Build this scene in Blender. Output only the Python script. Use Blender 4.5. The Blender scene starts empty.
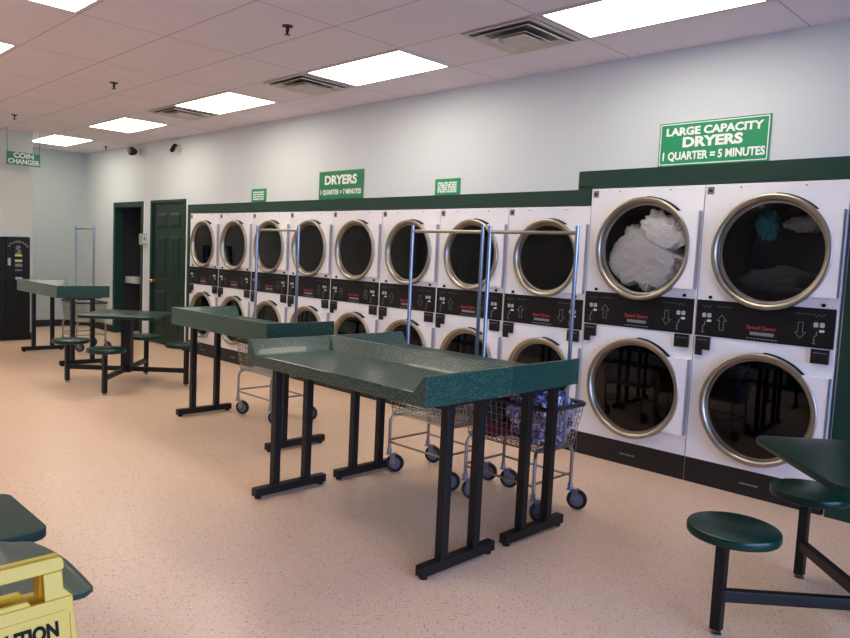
import bpy, bmesh, math, random
from mathutils import Vector, Matrix, noise
random.seed(7)
PI = math.pi
scene = bpy.context.scene
COL = scene.collection

# ---------------------------------------------------------------- materials
def lin(c):
    return tuple((v / 12.92 if v <= .04045 else ((v + .055) / 1.055) ** 2.4) for v in [x / 255 for x in c]) + (1,)

def mat(name, rgb, rough=.5, metal=0., spec=.5, coat=0., noise_amt=0., noise_scale=30., bump=0., bump_scale=200.):
    m = bpy.data.materials.new(name); m.use_nodes = True
    nt = m.node_tree; b = nt.nodes['Principled BSDF']
    b.inputs['Base Color'].default_value = lin(rgb)
    b.inputs['Roughness'].default_value = rough
    b.inputs['Metallic'].default_value = metal
    b.inputs['Specular IOR Level'].default_value = spec
    b.inputs['Coat Weight'].default_value = coat
    b.inputs['Coat Roughness'].default_value = .08
    tc = nt.nodes.new('ShaderNodeTexCoord')
    if noise_amt:
        n = nt.nodes.new('ShaderNodeTexNoise'); n.inputs['Scale'].default_value = noise_scale; n.inputs['Detail'].default_value = 4
        nt.links.new(tc.outputs['Object'], n.inputs['Vector'])
        mx = nt.nodes.new('ShaderNodeMix'); mx.data_type = 'RGBA'
        c = lin(rgb)
        mx.inputs[6].default_value = tuple(min(1, v * (1 - noise_amt)) for v in c[:3]) + (1,)
        mx.inputs[7].default_value = tuple(min(1, v * (1 + noise_amt)) for v in c[:3]) + (1,)
        nt.links.new(n.outputs['Fac'], mx.inputs[0]); nt.links.new(mx.outputs[2], b.inputs['Base Color'])
    if bump:
        n2 = nt.nodes.new('ShaderNodeTexNoise'); n2.inputs['Scale'].default_value = bump_scale
        nt.links.new(tc.outputs['Object'], n2.inputs['Vector'])
        bp = nt.nodes.new('ShaderNodeBump'); bp.inputs['Strength'].default_value = bump; bp.inputs['Distance'].default_value = .012 if bump < .9 else .03
        nt.links.new(n2.outputs['Fac'], bp.inputs['Height']); nt.links.new(bp.outputs['Normal'], b.inputs['Normal'])
    return m

def speckle(name, base, specks, rough=.35, coat=0., patch=0., spec=.5):
    """specks: list of (rgb, scale, threshold): small voronoi flakes laid over the base colour"""
    m = bpy.data.materials.new(name); m.use_nodes = True
    nt = m.node_tree; b = nt.nodes['Principled BSDF']
    b.inputs['Roughness'].default_value = rough; b.inputs['Coat Weight'].default_value = coat
    b.inputs['Specular IOR Level'].default_value = spec
    tc = nt.nodes.new('ShaderNodeTexCoord')
    rgb = nt.nodes.new('ShaderNodeRGB'); rgb.outputs[0].default_value = lin(base)
    cur = rgb.outputs[0]
    if patch:
        n = nt.nodes.new('ShaderNodeTexNoise'); n.inputs['Scale'].default_value = .9; n.inputs['Detail'].default_value = 5
        nt.links.new(tc.outputs['Object'], n.inputs['Vector'])
        mx = nt.nodes.new('ShaderNodeMix'); mx.data_type = 'RGBA'; c = lin(base)
        mx.inputs[6].default_value = tuple(v * (1 - patch) for v in c[:3]) + (1,)
        mx.inputs[7].default_value = tuple(min(1, v * (1 + patch)) for v in c[:3]) + (1,)
        nt.links.new(n.outputs['Fac'], mx.inputs[0]); cur = mx.outputs[2]
    for col, sc, th in specks:
        v = nt.nodes.new('ShaderNodeTexVoronoi'); v.inputs['Scale'].default_value = sc
        nt.links.new(tc.outputs['Object'], v.inputs['Vector'])
        # random subset of the cells, and only their cores
        sep = nt.nodes.new('ShaderNodeSeparateColor'); nt.links.new(v.outputs['Color'], sep.inputs[0])
        a = nt.nodes.new('ShaderNodeMath'); a.operation = 'LESS_THAN'; a.inputs[1].default_value = th
        nt.links.new(sep.outputs[0], a.inputs[0])
        d = nt.nodes.new('ShaderNodeMath'); d.operation = 'LESS_THAN'; d.inputs[1].default_value = .38
        nt.links.new(v.outputs['Distance'], d.inputs[0])
        k = nt.nodes.new('ShaderNodeMath'); k.operation = 'MULTIPLY'
        nt.links.new(a.outputs[0], k.inputs[0]); nt.links.new(d.outputs[0], k.inputs[1])
        mx = nt.nodes.new('ShaderNodeMix'); mx.data_type = 'RGBA'
        nt.links.new(k.outputs[0], mx.inputs[0]); nt.links.new(cur, mx.inputs[6]); mx.inputs[7].default_value = lin(col)
        cur = mx.outputs[2]
    nt.links.new(cur, b.inputs['Base Color'])
    return m

def emit(name, rgb, s):
    m = bpy.data.materials.new(name); m.use_nodes = True; nt = m.node_tree
    nt.nodes.remove(nt.nodes['Principled BSDF'])
    e = nt.nodes.new('ShaderNodeEmission'); e.inputs[0].default_value = lin(rgb); e.inputs[1].default_value = s
    nt.links.new(e.outputs[0], nt.nodes['Material Output'].inputs[0])
    return m

def tinted_glass(name, tint, gloss_rough=.02, ior=1.5):
    m = bpy.data.materials.new(name); m.use_nodes = True; nt = m.node_tree
    nt.nodes.remove(nt.nodes['Principled BSDF'])
    t = nt.nodes.new('ShaderNodeBsdfTransparent'); t.inputs[0].default_value = tint + (1,)
    g = nt.nodes.new('ShaderNodeBsdfGlossy'); g.inputs['Roughness'].default_value = gloss_rough
    f = nt.nodes.new('ShaderNodeFresnel'); f.inputs[0].default_value = ior
    mx = nt.nodes.new('ShaderNodeMixShader')
    nt.links.new(f.outputs[0], mx.inputs[0]); nt.links.new(t.outputs[0], mx.inputs[1]); nt.links.new(g.outputs[0], mx.inputs[2])
    nt.links.new(mx.outputs[0], nt.nodes['Material Output'].inputs[0])
    return m

def ceiling_mat():
    m = mat('ceiling_tile', (222, 216, 226), .9, noise_amt=.05, noise_scale=3)
    nt = m.node_tree; b = nt.nodes['Principled BSDF']
    src = b.inputs['Base Color'].links[0].from_socket
    tc = [n for n in nt.nodes if n.type == 'TEX_COORD'][0]
    sp = nt.nodes.new('ShaderNodeSeparateXYZ'); nt.links.new(tc.outputs['Object'], sp.inputs[0])
    outs = []
    for ax, off, pitch, wd in ((0, 4.2, 1.22, .010), (1, -.575, .61, .010)):
        a = nt.nodes.new('ShaderNodeMath'); a.operation = 'SUBTRACT'; a.inputs[1].default_value = off - pitch * 40
        nt.links.new(sp.outputs[ax], a.inputs[0])
        f = nt.nodes.new('ShaderNodeMath'); f.operation = 'MODULO'; f.inputs[1].default_value = pitch
        nt.links.new(a.outputs[0], f.inputs[0])
        l = nt.nodes.new('ShaderNodeMath'); l.operation = 'LESS_THAN'; l.inputs[1].default_value = wd
        nt.links.new(f.outputs[0], l.inputs[0]); outs.append(l.outputs[0])
    mxm = nt.nodes.new('ShaderNodeMath'); mxm.operation = 'MAXIMUM'
    nt.links.new(outs[0], mxm.inputs[0]); nt.links.new(outs[1], mxm.inputs[1])
    mu = nt.nodes.new('ShaderNodeMath'); mu.operation = 'MULTIPLY'; mu.inputs[1].default_value = .55
    nt.links.new(mxm.outputs[0], mu.inputs[0])
    mx = nt.nodes.new('ShaderNodeMix'); mx.data_type = 'RGBA'; mx.inputs[7].default_value = lin((110, 98, 96))
    nt.links.new(mu.outputs[0], mx.inputs[0]); nt.links.new(src, mx.inputs[6]); nt.links.new(mx.outputs[2], b.inputs['Base Color'])
    return m

def pattern_cloth(name, ramp, scale):
    m = bpy.data.materials.new(name); m.use_nodes = True; nt = m.node_tree; b = nt.nodes['Principled BSDF']
    b.inputs['Roughness'].default_value = .8
    tc = nt.nodes.new('ShaderNodeTexCoord'); v = nt.nodes.new('ShaderNodeTexVoronoi'); v.inputs['Scale'].default_value = scale
    n = nt.nodes.new('ShaderNodeTexNoise'); n.inputs['Scale'].default_value = scale * .4
    ad = nt.nodes.new('ShaderNodeVectorMath'); ad.operation = 'ADD'
    nt.links.new(tc.outputs['Object'], n.inputs['Vector']); nt.links.new(tc.outputs['Object'], ad.inputs[0]); nt.links.new(n.outputs['Color'], ad.inputs[1])
    nt.links.new(ad.outputs[0], v.inputs['Vector'])
    sp = nt.nodes.new('ShaderNodeSeparateColor'); nt.links.new(v.outputs['Color'], sp.inputs[0])
    r = nt.nodes.new('ShaderNodeValToRGB'); r.color_ramp.interpolation = 'CONSTANT'
    el = r.color_ramp.elements
    while len(el) > 1: el.remove(el[-1])
    el[0].position = 0; el[0].color = lin(ramp[0])
    for i, c in enumerate(ramp[1:]):
        e = el.new((i + 1) / len(ramp)); e.color = lin(c)
    nt.links.new(sp.outputs[0], r.inputs[0]); nt.links.new(r.outputs[0], b.inputs['Base Color'])
    return m

M = dict(
    floor=speckle('speckled_epoxy_floor', (228, 193, 165), [((116, 92, 82), 150, .10), ((244, 226, 210), 120, .09), ((164, 128, 112), 90, .04)], .32, 0, .07),
    farwall=mat('far_wall_grey', (170, 178, 174), .6, noise_amt=.02, noise_scale=2),  # darker grey than the back wall
    wall=mat('painted_wall', (204, 210, 213), .6, noise_amt=.02, noise_scale=2),
    wallfront=mat('wall_paint_grey', (150, 152, 154), .6),
    matte_seat=mat('matte_green_table', (14, 50, 43), .55, spec=.22),
    wallwarm=mat('painted_chase_wall', (196, 198, 186), .6, noise_amt=.02, noise_scale=2),
    ceiling=ceiling_mat(),
    band=mat('dark_green_paint', (17, 54, 44), .5, spec=.35, noise_amt=.04),
    door=mat('green_door_paint', (9, 40, 31), .45, spec=.35),
    black=mat('black_rubber_base', (17, 14, 16), .5),
    white_enamel=mat('white_enamel', (234, 232, 236), .3, coat=.3),
    panel=mat('black_control_fascia', (11, 11, 14), .45, spec=.3),
    steel=mat('door_ring_steel', (164, 157, 146), .36, 1.),
    alu=mat('aluminium_edge', (176, 178, 186), .35, .8),
    drum=mat('drum_steel', (44, 44, 48), .5, .6),
    black_shade=mat('black_parts_and_shade', (14, 13, 13), .7, spec=.2),
    glass=tinted_glass('smoked_door_glass', (.36, .36, .39), ior=1.47),
    clear=tinted_glass('clear_door_glass', (1., 1., 1.), ior=1.25),
    tag=mat('grey_tag', (112, 112, 112), .5),
    print_white=mat('printed_white', (205, 205, 205), .6),
    print_grey=mat('printed_grey', (120, 122, 126), .6),
    print_red=mat('printed_red', (150, 38, 50), .6),
    button=mat('pale_button', (168, 169, 174), .4),
    coinbox=mat('black_coin_box', (28, 28, 30), .3, .3),
    screw=mat('dark_screw', (40, 40, 42), .4, .6),
    laminate=speckle('speckled_green_laminate', (24, 60, 50), [((96, 136, 124), 200, .20), ((6, 22, 20), 180, .22), ((160, 184, 174), 260, .06)], .3, .25),
    stool=mat('dark_green_gloss', (5, 44, 36), .3, spec=.28, coat=.03),
    seat=mat('green_moulded_shell', (20, 58, 52), .42, spec=.3, coat=.05),
    post=mat('black_painted_steel', (11, 10, 13), .45, spec=.35),
    chrome=mat('chrome_wire', (158, 154, 148), .3, 1.),
    zinc=mat('zinc_tube', (150, 160, 180), .3, .9),
    cartrim=mat('black_cart_bumper', (30, 30, 34), .45),
    tyre=mat('black_tyre', (24, 24, 28), .5),
    hub=mat('grey_wheel_hub', (104, 108, 124), .45),
    signgreen=mat('sign_green', (22, 142, 92), .4),
    signdeep=mat('sign_deep_green', (14, 120, 72), .4),
    signwhite=mat('sign_white', (236, 240, 236), .5),
    yellow=mat('yellow_plastic', (204, 170, 44), .4, bump=.05, bump_scale=40),
    orange=mat('yellow_hinge_tab', (232, 168, 22), .4),
    brass=mat('brass_knob', (205, 160, 70), .2, 1.),
    cabinet=mat('black_changer_enamel', (9, 8, 10), .5, spec=.3),
    yellowlabel=mat('yellow_label', (206, 200, 84), .5),
    vent=mat('vent_paint', (196, 188, 180), .5),
    dark=mat('dark_void', (30, 28, 32), .8),
    porcelain=mat('porcelain', (190, 190, 188), .2),
    util=mat('unlit_back_wall', (52, 50, 52), .7),  # dark grey stands in for the missing light in the back rooms
    greybox=mat('grey_box_plastic', (150, 148, 142), .5),
    greyboxside=mat('pale_box_cover', (196, 194, 184), .5),
    sheet=mat('white_bed_linen', (244, 244, 244), .8, bump=1., bump_scale=11),
    shirt=mat('white_cotton', (252, 252, 251), .8, bump=1., bump_scale=13),
    teal=mat('teal_cloth', (40, 120, 116), .85),
    grey_cloth=mat('charcoal_cloth', (58, 58, 62), .85),
    red_cloth=mat('dark_red_cloth', (112, 34, 52), .85),
    quilt=pattern_cloth('patterned_quilt', [(52, 74, 150), (190, 200, 226), (120, 140, 200), (60, 56, 110), (166, 84, 96), (212, 214, 226), (40, 44, 80), (196, 130, 96)], 17),
    floral=pattern_cloth('floral_sheet', [(220, 214, 212), (206, 120, 120), (196, 190, 186), (120, 110, 96), (226, 160, 150)], 16),
    check=pattern_cloth('checked_cloth', [(150, 152, 156), (80, 82, 88), (190, 190, 192), (110, 112, 120)], 60),
    outside=mat('outside_paving', (150, 150, 150), .9),
)
LIGHT = emit('fluorescent_diffuser', (252, 243, 226), 11.8)

# ---------------------------------------------------------------- mesh helpers
class MB:
    def __init__(s): s.b = bmesh.new()
    def quad(s, *pts):
        return s.b.faces.new([s.b.verts.new(p) for p in pts])
    def box(s, x0, x1, y0, y1, z0, z1):
        v = [s.b.verts.new((x, y, z)) for x in (x0, x1) for y in (y0, y1) for z in (z0, z1)]
        for f in ((0, 1, 3, 2), (4, 6, 7, 5), (0, 4, 5, 1), (2, 3, 7, 6), (0, 2, 6, 4), (1, 5, 7, 3)): s.b.faces.new([v[i] for i in f])
        return s
    def obox(s, c, ax, ay, az, hx, hy, hz):
        c = Vector(c); ax = Vector(ax).normalized() * hx; ay = Vector(ay).normalized() * hy; az = Vector(az).normalized() * hz
        v = [s.b.verts.new(c + i * ax + j * ay + k * az) for i in (-1, 1) for j in (-1, 1) for k in (-1, 1)]
        for f in ((0, 1, 3, 2), (4, 6, 7, 5), (0, 4, 5, 1), (2, 3, 7, 6), (0, 2, 6, 4), (1, 5, 7, 3)): s.b.faces.new([v[i] for i in f])
        return s
    def tube(s, pts, r, n=8, cap=True):
        pts = [Vector(p) for p in pts]; rings = []
        up = None
        for i, p in enumerate(pts):
            d = ((pts[i + 1] - p) if i == 0 else (p - pts[i - 1]) if i == len(pts) - 1 else (pts[i + 1] - p).normalized() + (p - pts[i - 1]).normalized()).normalized()
            if up is None:
                up = Vector((0, 0, 1)) if abs(d.z) < .9 else Vector((1, 0, 0))
            a = d.cross(up); a.normalize(); up2 = a.cross(d); up2.normalize(); up = up2
            rings.append([s.b.verts.new(p + a * (r * math.cos(2 * PI * k / n)) + up2 * (r * math.sin(2 * PI * k / n))) for k in range(n)])
        for A, B in zip(rings, rings[1:]):
            for k in range(n): s.b.faces.new((A[k], A[(k + 1) % n], B[(k + 1) % n], B[k]))
        if cap: s.b.faces.new(rings[0][::-1]); s.b.faces.new(rings[-1])
        return s
    def lathe(s, prof, c=(0, 0, 0), axis='y', n=48, close=False):
        """prof: (r, h) pairs turned about the axis through c"""
        c = Vector(c); rings = []
        for r, h in prof:
            ring = []
            if r < 1e-6:
                p = {'y': (0, h, 0), 'z': (0, 0, h), 'x': (h, 0, 0)}[axis]
                ring = [s.b.verts.new(c + Vector(p))]
            else:
                for k in range(n):
                    a = 2 * PI * k / n; u, w = r * math.cos(a), r * math.sin(a)
                    p = {'y': (u, h, w), 'z': (u, w, h), 'x': (h, u, w)}[axis]
                    ring.append(s.b.verts.new(c + Vector(p)))
            rings.append(ring)
        if close: rings.append(rings[0])
        for A, B in zip(rings, rings[1:]):
            for k in range(n):
                if len(A) == 1 and len(B) == 1: continue
                if len(A) == 1: s.b.faces.new((A[0], B[k], B[(k + 1) % n]))
                elif len(B) == 1: s.b.faces.new((A[k], A[(k + 1) % n], B[0]))
                else: s.b.faces.new((A[k], A[(k + 1) % n], B[(k + 1) % n], B[k]))
        return s
    def prism(s, poly, axis, h0, h1):
        """poly of 2-D points; axis 'z': (x,y), 'y': (x,z), 'x': (y,z)"""
        def P(p, h): return {'z': (p[0], p[1], h), 'y': (p[0], h, p[1]), 'x': (h, p[0], p[1])}[axis]
        A = [s.b.verts.new(P(p, h0)) for p in poly]; B = [s.b.verts.new(P(p, h1)) for p in poly]
        s.b.faces.new(A[::-1]); s.b.faces.new(B)
        n = len(poly)
        for k in range(n): s.b.faces.new((A[k], A[(k + 1) % n], B[(k + 1) % n], B[k]))
        return s
    def mesh(s, name, m, smooth=None, bevel=0):
        bmesh.ops.recalc_face_normals(s.b, faces=s.b.faces)
        if bevel:
            ed = [e for e in s.b.edges if len(e.link_faces) == 2 and e.calc_face_angle(0) > math.radians(35)]
            bmesh.ops.bevel(s.b, geom=ed, offset=bevel, segments=2, profile=.6, affect='EDGES', clamp_overlap=True)
        me = bpy.data.meshes.new(name); s.b.to_mesh(me); s.b.free()
        me.materials.append(M[m] if isinstance(m, str) else m)
        if smooth is not None:
            for p in me.polygons: p.use_smooth = True
            try: me.set_sharp_from_angle(angle=math.radians(smooth))
            except Exception: pass
        return me
    def obj(s, name, m, parent=None, smooth=None, bevel=0, loc=None):
        me = s.mesh(name, m, smooth, bevel)
        o = bpy.data.objects.new(name, me); COL.objects.link(o)
        if parent is not None: o.parent = parent
        if loc: o.location = loc
        return o

def tag(o, label=None, cat=None, group=None, kind=None):
    if label: o['label'] = label
    if cat: o['category'] = cat
    if group: o['group'] = group
    if kind: o['kind'] = kind
    return o

def empty(name, loc=(0, 0, 0), rz=0, label=None, cat=None, group=None):
    o = bpy.data.objects.new(name, None); COL.objects.link(o); o.location = loc; o.rotation_euler = (0, 0, rz)
    o.empty_display_size = .1
    return tag(o, label, cat, group)

def copy_tree(o, parent=None):
    c = o.copy(); COL.objects.link(c)
    if parent is not None: c.parent = parent
    for ch in list(o.children): copy_tree(ch, c)
    return c

def struct(o): o['kind'] = 'structure'; return o

def rrect(x0, x1, y0, y1, r, n=6):
    pts = []
    for cx, cy, a0 in ((x1 - r, y1 - r, 0), (x0 + r, y1 - r, 90), (x0 + r, y0 + r, 180), (x1 - r, y0 + r, 270)):
        for k in range(n + 1):
            a = math.radians(a0 + 90 * k / n); pts.append((cx + r * math.cos(a), cy + r * math.sin(a)))
    return pts

def text(body, name, m, loc, size, parent=None, facing='-y', xs=1., bold=0., align='CENTER', extrude=.001, shear=0.):
    cu = bpy.data.curves.new(name, 'FONT'); cu.body = body; cu.size = size; cu.align_x = align; cu.align_y = 'CENTER'
    cu.extrude = extrude; cu.offset = bold; cu.resolution_u = 3; cu.shear = shear
    t = bpy.data.objects.new(name + '_tmp', cu); COL.objects.link(t)
    bpy.context.view_layer.update()
    me = bpy.data.meshes.new_from_object(t.evaluated_get(bpy.context.evaluated_depsgraph_get()))
    bpy.data.objects.remove(t); bpy.data.curves.remove(cu)
    R = {'-y': Matrix.Rotation(PI / 2, 4, 'X'), '+x': Matrix.Rotation(PI / 2, 4, 'Z') @ Matrix.Rotation(PI / 2, 4, 'X')}[facing] if isinstance(facing, str) else facing
    me.transform(Matrix.Translation(loc) @ R @ Matrix.Diagonal((xs, 1, 1, 1)))
    me.materials.clear(); me.materials.append(M[m])
    me.name = name
    o = bpy.data.objects.new(name, me); COL.objects.link(o)
    if parent is not None: o.parent = parent
    return o

# ---------------------------------------------------------------- setting
CEIL = 3.012
XL, XR, YB, YU = -3.84, 12.2, -7.4, 1.7
struct(MB().box(XL - .1, XR + .1, YB - .1, YU + .1, -.1, 0).obj('floor', 'floor'))
struct(MB().box(XL - .1, XR + .1, YB - .1, YU + .1, CEIL, CEIL + .1).obj('ceiling', 'ceiling'))
D1 = (-2.60, -1.55)     # open doorway
D2 = (-1.24, -.165)     # closed green door
SX = 8 * .8; LW = .89; LX = SX + 2 * LW
w = MB()
w.box(XL, D1[0], 0, .12, 0, CEIL).box(D1[0], D1[1], 0, .12, 2.13, CEIL).box(D1[1], D2[0], 0, .12, 0, CEIL)
w.box(D2[0], D2[1], 0, .12, 2.13, CEIL).box(D2[1], -.012, 0, .12, 0, CEIL)
w.box(-.012, SX - .012, 0, .12, 1.945, CEIL).box(SX - .012, LX + .012, 0, .12, 2.073, CEIL).box(LX + .012, XR, 0, .12, 0, CEIL)
struct(w.obj('wall_back', 'wall'))
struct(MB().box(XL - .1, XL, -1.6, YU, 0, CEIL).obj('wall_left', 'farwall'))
# the boxed-out chase that holds the coin changer
CX = -2.18
c = MB()
c.box(XL, CX, -1.412, -1.37, 0, CEIL).box(XL, CX, -1.92, -1.412, 1.515, CEIL).box(XL, CX, YB, -1.92, 0, CEIL)
struct(c.obj('wall_chase', 'wallwarm'))
struct(MB().box(XL, XR, YB - .1, YB, 0, CEIL).obj('wall_front', 'wallfront'))
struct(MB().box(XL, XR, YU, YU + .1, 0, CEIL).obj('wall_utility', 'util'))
# wall with the shop window, beyond the right edge of the photograph
WY0, WY1, WZ0, WZ1 = -6.6, -.6, .35, 2.7
w = MB()
w.box(XR, XR + .12, YB, WY0, 0, CEIL).box(XR, XR + .12, WY1, YU, 0, CEIL).box(XR, XR + .12, WY0, WY1, 0, WZ0).box(XR, XR + .12, WY0, WY1, WZ1, CEIL)
struct(w.obj('wall_right', 'wall'))
wf = MB()
for k in range(5):
    y = WY0 + (WY1 - WY0) * k / 4
    wf.box(XR + .02, XR + .08, y - .03, y + .03, WZ0, WZ1)
wf.box(XR + .02, XR + .08, WY0, WY1, WZ0, WZ0 + .05).box(XR + .02, XR + .08, WY0, WY1, WZ1 - .05, WZ1)
win = struct(wf.obj('window_1', 'alu'))
MB().box(XR + .045, XR + .051, WY0, WY1, WZ0, WZ1).obj('pane', tinted_glass('window_glass', (.93, .95, .97)), win)
struct(MB().box(XR + .14, XR + 14, -16, 8, -.14, -.02).obj('pavement', 'outside'))
# restroom partitions behind the open doorway
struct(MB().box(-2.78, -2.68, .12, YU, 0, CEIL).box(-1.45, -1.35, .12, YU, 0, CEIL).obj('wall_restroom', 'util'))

# green trim round the dryers
g = MB()
g.box(-.085, SX - .125, -.012, 0, 1.945, 2.062).box(SX - .125, LX + .02, -.012, 0, 2.073, 2.203).box(SX - .125, SX - .012, -.012, 0, 1.945, 2.08)
g.box(-.085, -.012, -.012, 0, 0, 1.945)
struct(g.obj('trim_1', 'band'))
struct(MB().box(LX + .02, XR, -.012, 0, 0, 2.203).obj('trim_2', 'band'))
# baseboards
struct(MB().box(XL, XL + .015, -1.37, 0, 0, .115).obj('baseboard_left', 'black'))
struct(MB().box(XL + .015, D1[0] - .06, -.015, 0, 0, .115).obj('baseboard_back', 'black'))
struct(MB().box(CX, CX + .012, -1.415, -1.355, 0, .1).box(XL + .02, CX, -1.37, -1.358, 0, .1).obj('baseboard_chase', 'black'))

# doors
def casing(name, x0, x1, m):
    b = MB(); t = .055
    b.box(x0 - t, x0, -.018, .12, 0, 2.13 + t).box(x1, x1 + t, -.018, .12, 0, 2.13 + t).box(x0, x1, -.018, .12, 2.13, 2.13 + t)
    return struct(b.obj(name, m))
b = MB()
b.box(D1[0] - .03, D1[0] + .04, -.016, .12, 0, 2.14).box(D1[1] - .04, D1[1] + .03, -.016, .12, 0, 2.14).box(D1[0] + .04, D1[1] - .04, -.016, .12, 2.06, 2.14)
d1 = struct(b.obj('door_1', 'band'))
b = MB()
b.box(D2[0] - .02, D2[0] + .035, -.016, .12, 0, 2.145).box(D2[1] - .035, D2[1] + .02, -.016, .12, 0, 2.145).box(D2[0] + .035, D2[1] - .035, -.016, .12, 2.1, 2.145)
d2 = struct(b.obj('door_2', 'door'))
leaf = MB().box(D2[0] + .04, D2[1] - .04, .012, .05, .008, 2.095).obj('door_leaf', 'door', d2)
pb = MB()
xa, xm, xb = D2[0] + .04, (D2[0] + D2[1]) / 2, D2[1] - .04
for (p0, p1) in ((xa + .13, xm - .055), (xm + .055, xb - .13)):
    for (z0, z1) in ((.22, .82), (1.0, 1.62), (1.74, 1.96)):
        # a raised field with sloping margins
        o_, i_ = [(p0, z0), (p1, z0), (p1, z1), (p0, z1)], [(p0 + .04, z0 + .04), (p1 - .04, z0 + .04), (p1 - .04, z1 - .04), (p0 + .04, z1 - .04)]
        A = [pb.b.verts.new((x, .0118, z)) for x, z in o_]; B = [pb.b.verts.new((x, .001, z)) for x, z in i_]
        for k in range(4): pb.b.faces.new((A[k], A[(k + 1) % 4], B[(k + 1) % 4], B[k]))
        pb.b.faces.new(B)
pb.obj('raised_panel', 'door', d2)
MB().lathe([(0, -.062), (.018, -.06), (.03, -.045), (.03, -.03), (.016, -.015), (.012, .0), (.03, .002), (.03, .012), (0, .012)], (D2[0] + .09, 0, .945), 'y', 24).obj('door_knob', 'brass', d2, 40)
MB().box(D1[1] + .032, D1[1] + .05, -.004, 0, 0, 2.15).box(D2[0] - .04, D2[0] - .022, -.004, 0, 0, 2.15).box(D2[1] + .022, D2[1] + .04, -.004, 0, 0, 2.15).obj('trim_3', 'signwhite')['kind'] = 'structure'

# ---------------------------------------------------------------- ceiling fittings
def ceiling_light(x, y, label):
    t = empty('ceiling_light', (x, y, CEIL), 0, label, 'ceiling light', 'fluorescent ceiling panels')
    b = MB(); L, W_ = 1.17, .575
    x0, x1, y0, y1 = -L / 2, L / 2, -W_ / 2, W_ / 2; f = .018
    b.box(x0, x1, y0, y0 + f, -.008, 0).box(x0, x1, y1 - f, y1, -.008, 0).box(x0, x0 + f, y0 + f, y1 - f, -.008, 0).box(x1 - f, x1, y0 + f, y1 - f, -.008, 0)
    b.obj('frame', 'vent', t)
    MB().box(x0 + f, x1 - f, y0 + f, y1 - f, -.006, -.001).obj('diffuser', LIGHT, t)
    return t
R1, R2, R3 = -.88, -3.32, -5.76
CXS = {k: 4.2 + 1.22 * k + .61 for k in (-6, -4, -2, 0, 2, 4)}
ceiling_light(CXS[-6], R1, 'lit ceiling panel nearest the far corner, above the hanging coin changer sign')
ceiling_light(CXS[-4], R1, 'lit ceiling panel without a vent, second from the far corner')
ceiling_light(CXS[-2], R1, 'lit ceiling panel beside the farthest of the three air vents')
ceiling_light(CXS[0], R1, 'lit ceiling panel beside the middle of the three air vents')
ceiling_light(CXS[2], R1, 'large bright ceiling panel beside the nearest air vent, above the large dryers sign')
ceiling_light(CXS[-2], R2, 'lit ceiling panel cut off by the left edge of the photo')
ceiling_light(CXS[0], R2, 'lit ceiling panel cut off by the top edge of the photo, at the left')
for k, r in ((-4, R2), (-4, R3), (-2, R3), (0, R3)):  # unseen panels, added to light the room
    ceiling_light(CXS[k], r, 'lit ceiling panel, unseen and added for light, over the left of the room')

def air_vent(x, label):
    t = empty('air_vent', (x, R1, CEIL), 0, label, 'air vent', 'square ceiling air vents')
    h = .29
    def ring(b, o, i, z0, z1):
        A = [b.b.verts.new((sx * o, sy * o, z0)) for sx, sy in ((-1, -1), (1, -1), (1, 1), (-1, 1))]
        B = [b.b.verts.new((sx * i, sy * i, z1)) for sx, sy in ((-1, -1), (1, -1), (1, 1), (-1, 1))]
        A2 = [b.b.verts.new(v.co + Vector((0, 0, .004))) for v in A]; B2 = [b.b.verts.new(v.co + Vector((0, 0, .004))) for v in B]
        for k in range(4):
            n = (k + 1) % 4
            b.b.faces.new((A[k], A[n], B[n], B[k])); b.b.faces.new((A2[k], B2[k], B2[n], A2[n]))
            b.b.faces.new((A[k], A2[k], A2[n], A[n])); b.b.faces.new((B[k], B[n], B2[n], B2[k]))
    b = MB(); ring(b, h, h - .03, -.012, -.012); b.obj('frame', 'vent', t)
    MB().box(-h + .02, h - .02, -h + .02, h - .02, -.002, -.0005).obj('duct_opening', 'tag', t)
    for o, i, z0, z1 in ((.245, .185, -.030, -.008), (.165, .11, -.04, -.014)):
        b = MB(); ring(b, o, i, z0, z1); b.obj('louver_ring', 'vent', t)
    MB().box(-.11, .11, -.11, .11, -.034, -.028).obj('centre_plate', 'vent', t)
air_vent(1.47, 'square grey air vent farthest along the ceiling')
air_vent(3.87, 'square grey air vent in the ceiling, middle of three')
air_vent(6.31, 'square grey air vent nearest the viewer, left of the largest light')

def sprinkler(x, y, label):
    t = empty('sprinkler_head', (x, y, CEIL), 0, label, 'sprinkler', 'sprinkler heads under the ceiling')
    MB().lathe([(0, 0), (.038, 0), (.038, -.006), (.012, -.012), (.012, -.02), (0, -.02)], (0, 0, 0), 'z', 20).obj('escutcheon', 'screw', t, 40)
    MB().tube([(-.012, 0, -.015), (-.018, 0, -.035), (0, 0, -.055)], .004, 6).tube([(.012, 0, -.015), (.018, 0, -.035), (0, 0, -.055)], .004, 6).tube([(0, 0, -.01), (0, 0, -.05)], .007, 8).obj('yoke', 'screw', t)
    MB().lathe([(0, -.055), (.02, -.056), (.02, -.06), (0, -.06)], (0, 0, 0), 'z', 16).obj('deflector', 'screw', t)
sprinkler(5.163, -1.99, 'small metal sprinkler head nearest the viewer, in front of two ceiling lights')
sprinkler(2.293, -2.005, 'small metal sprinkler head above the second ceiling light from the corner')
sprinkler(-.671, -2.034, 'small metal sprinkler head above the hanging coin changer sign')
sprinkler(-2.485, -.202, 'tiny sprinkler head close to the far corner by the wall')

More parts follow.
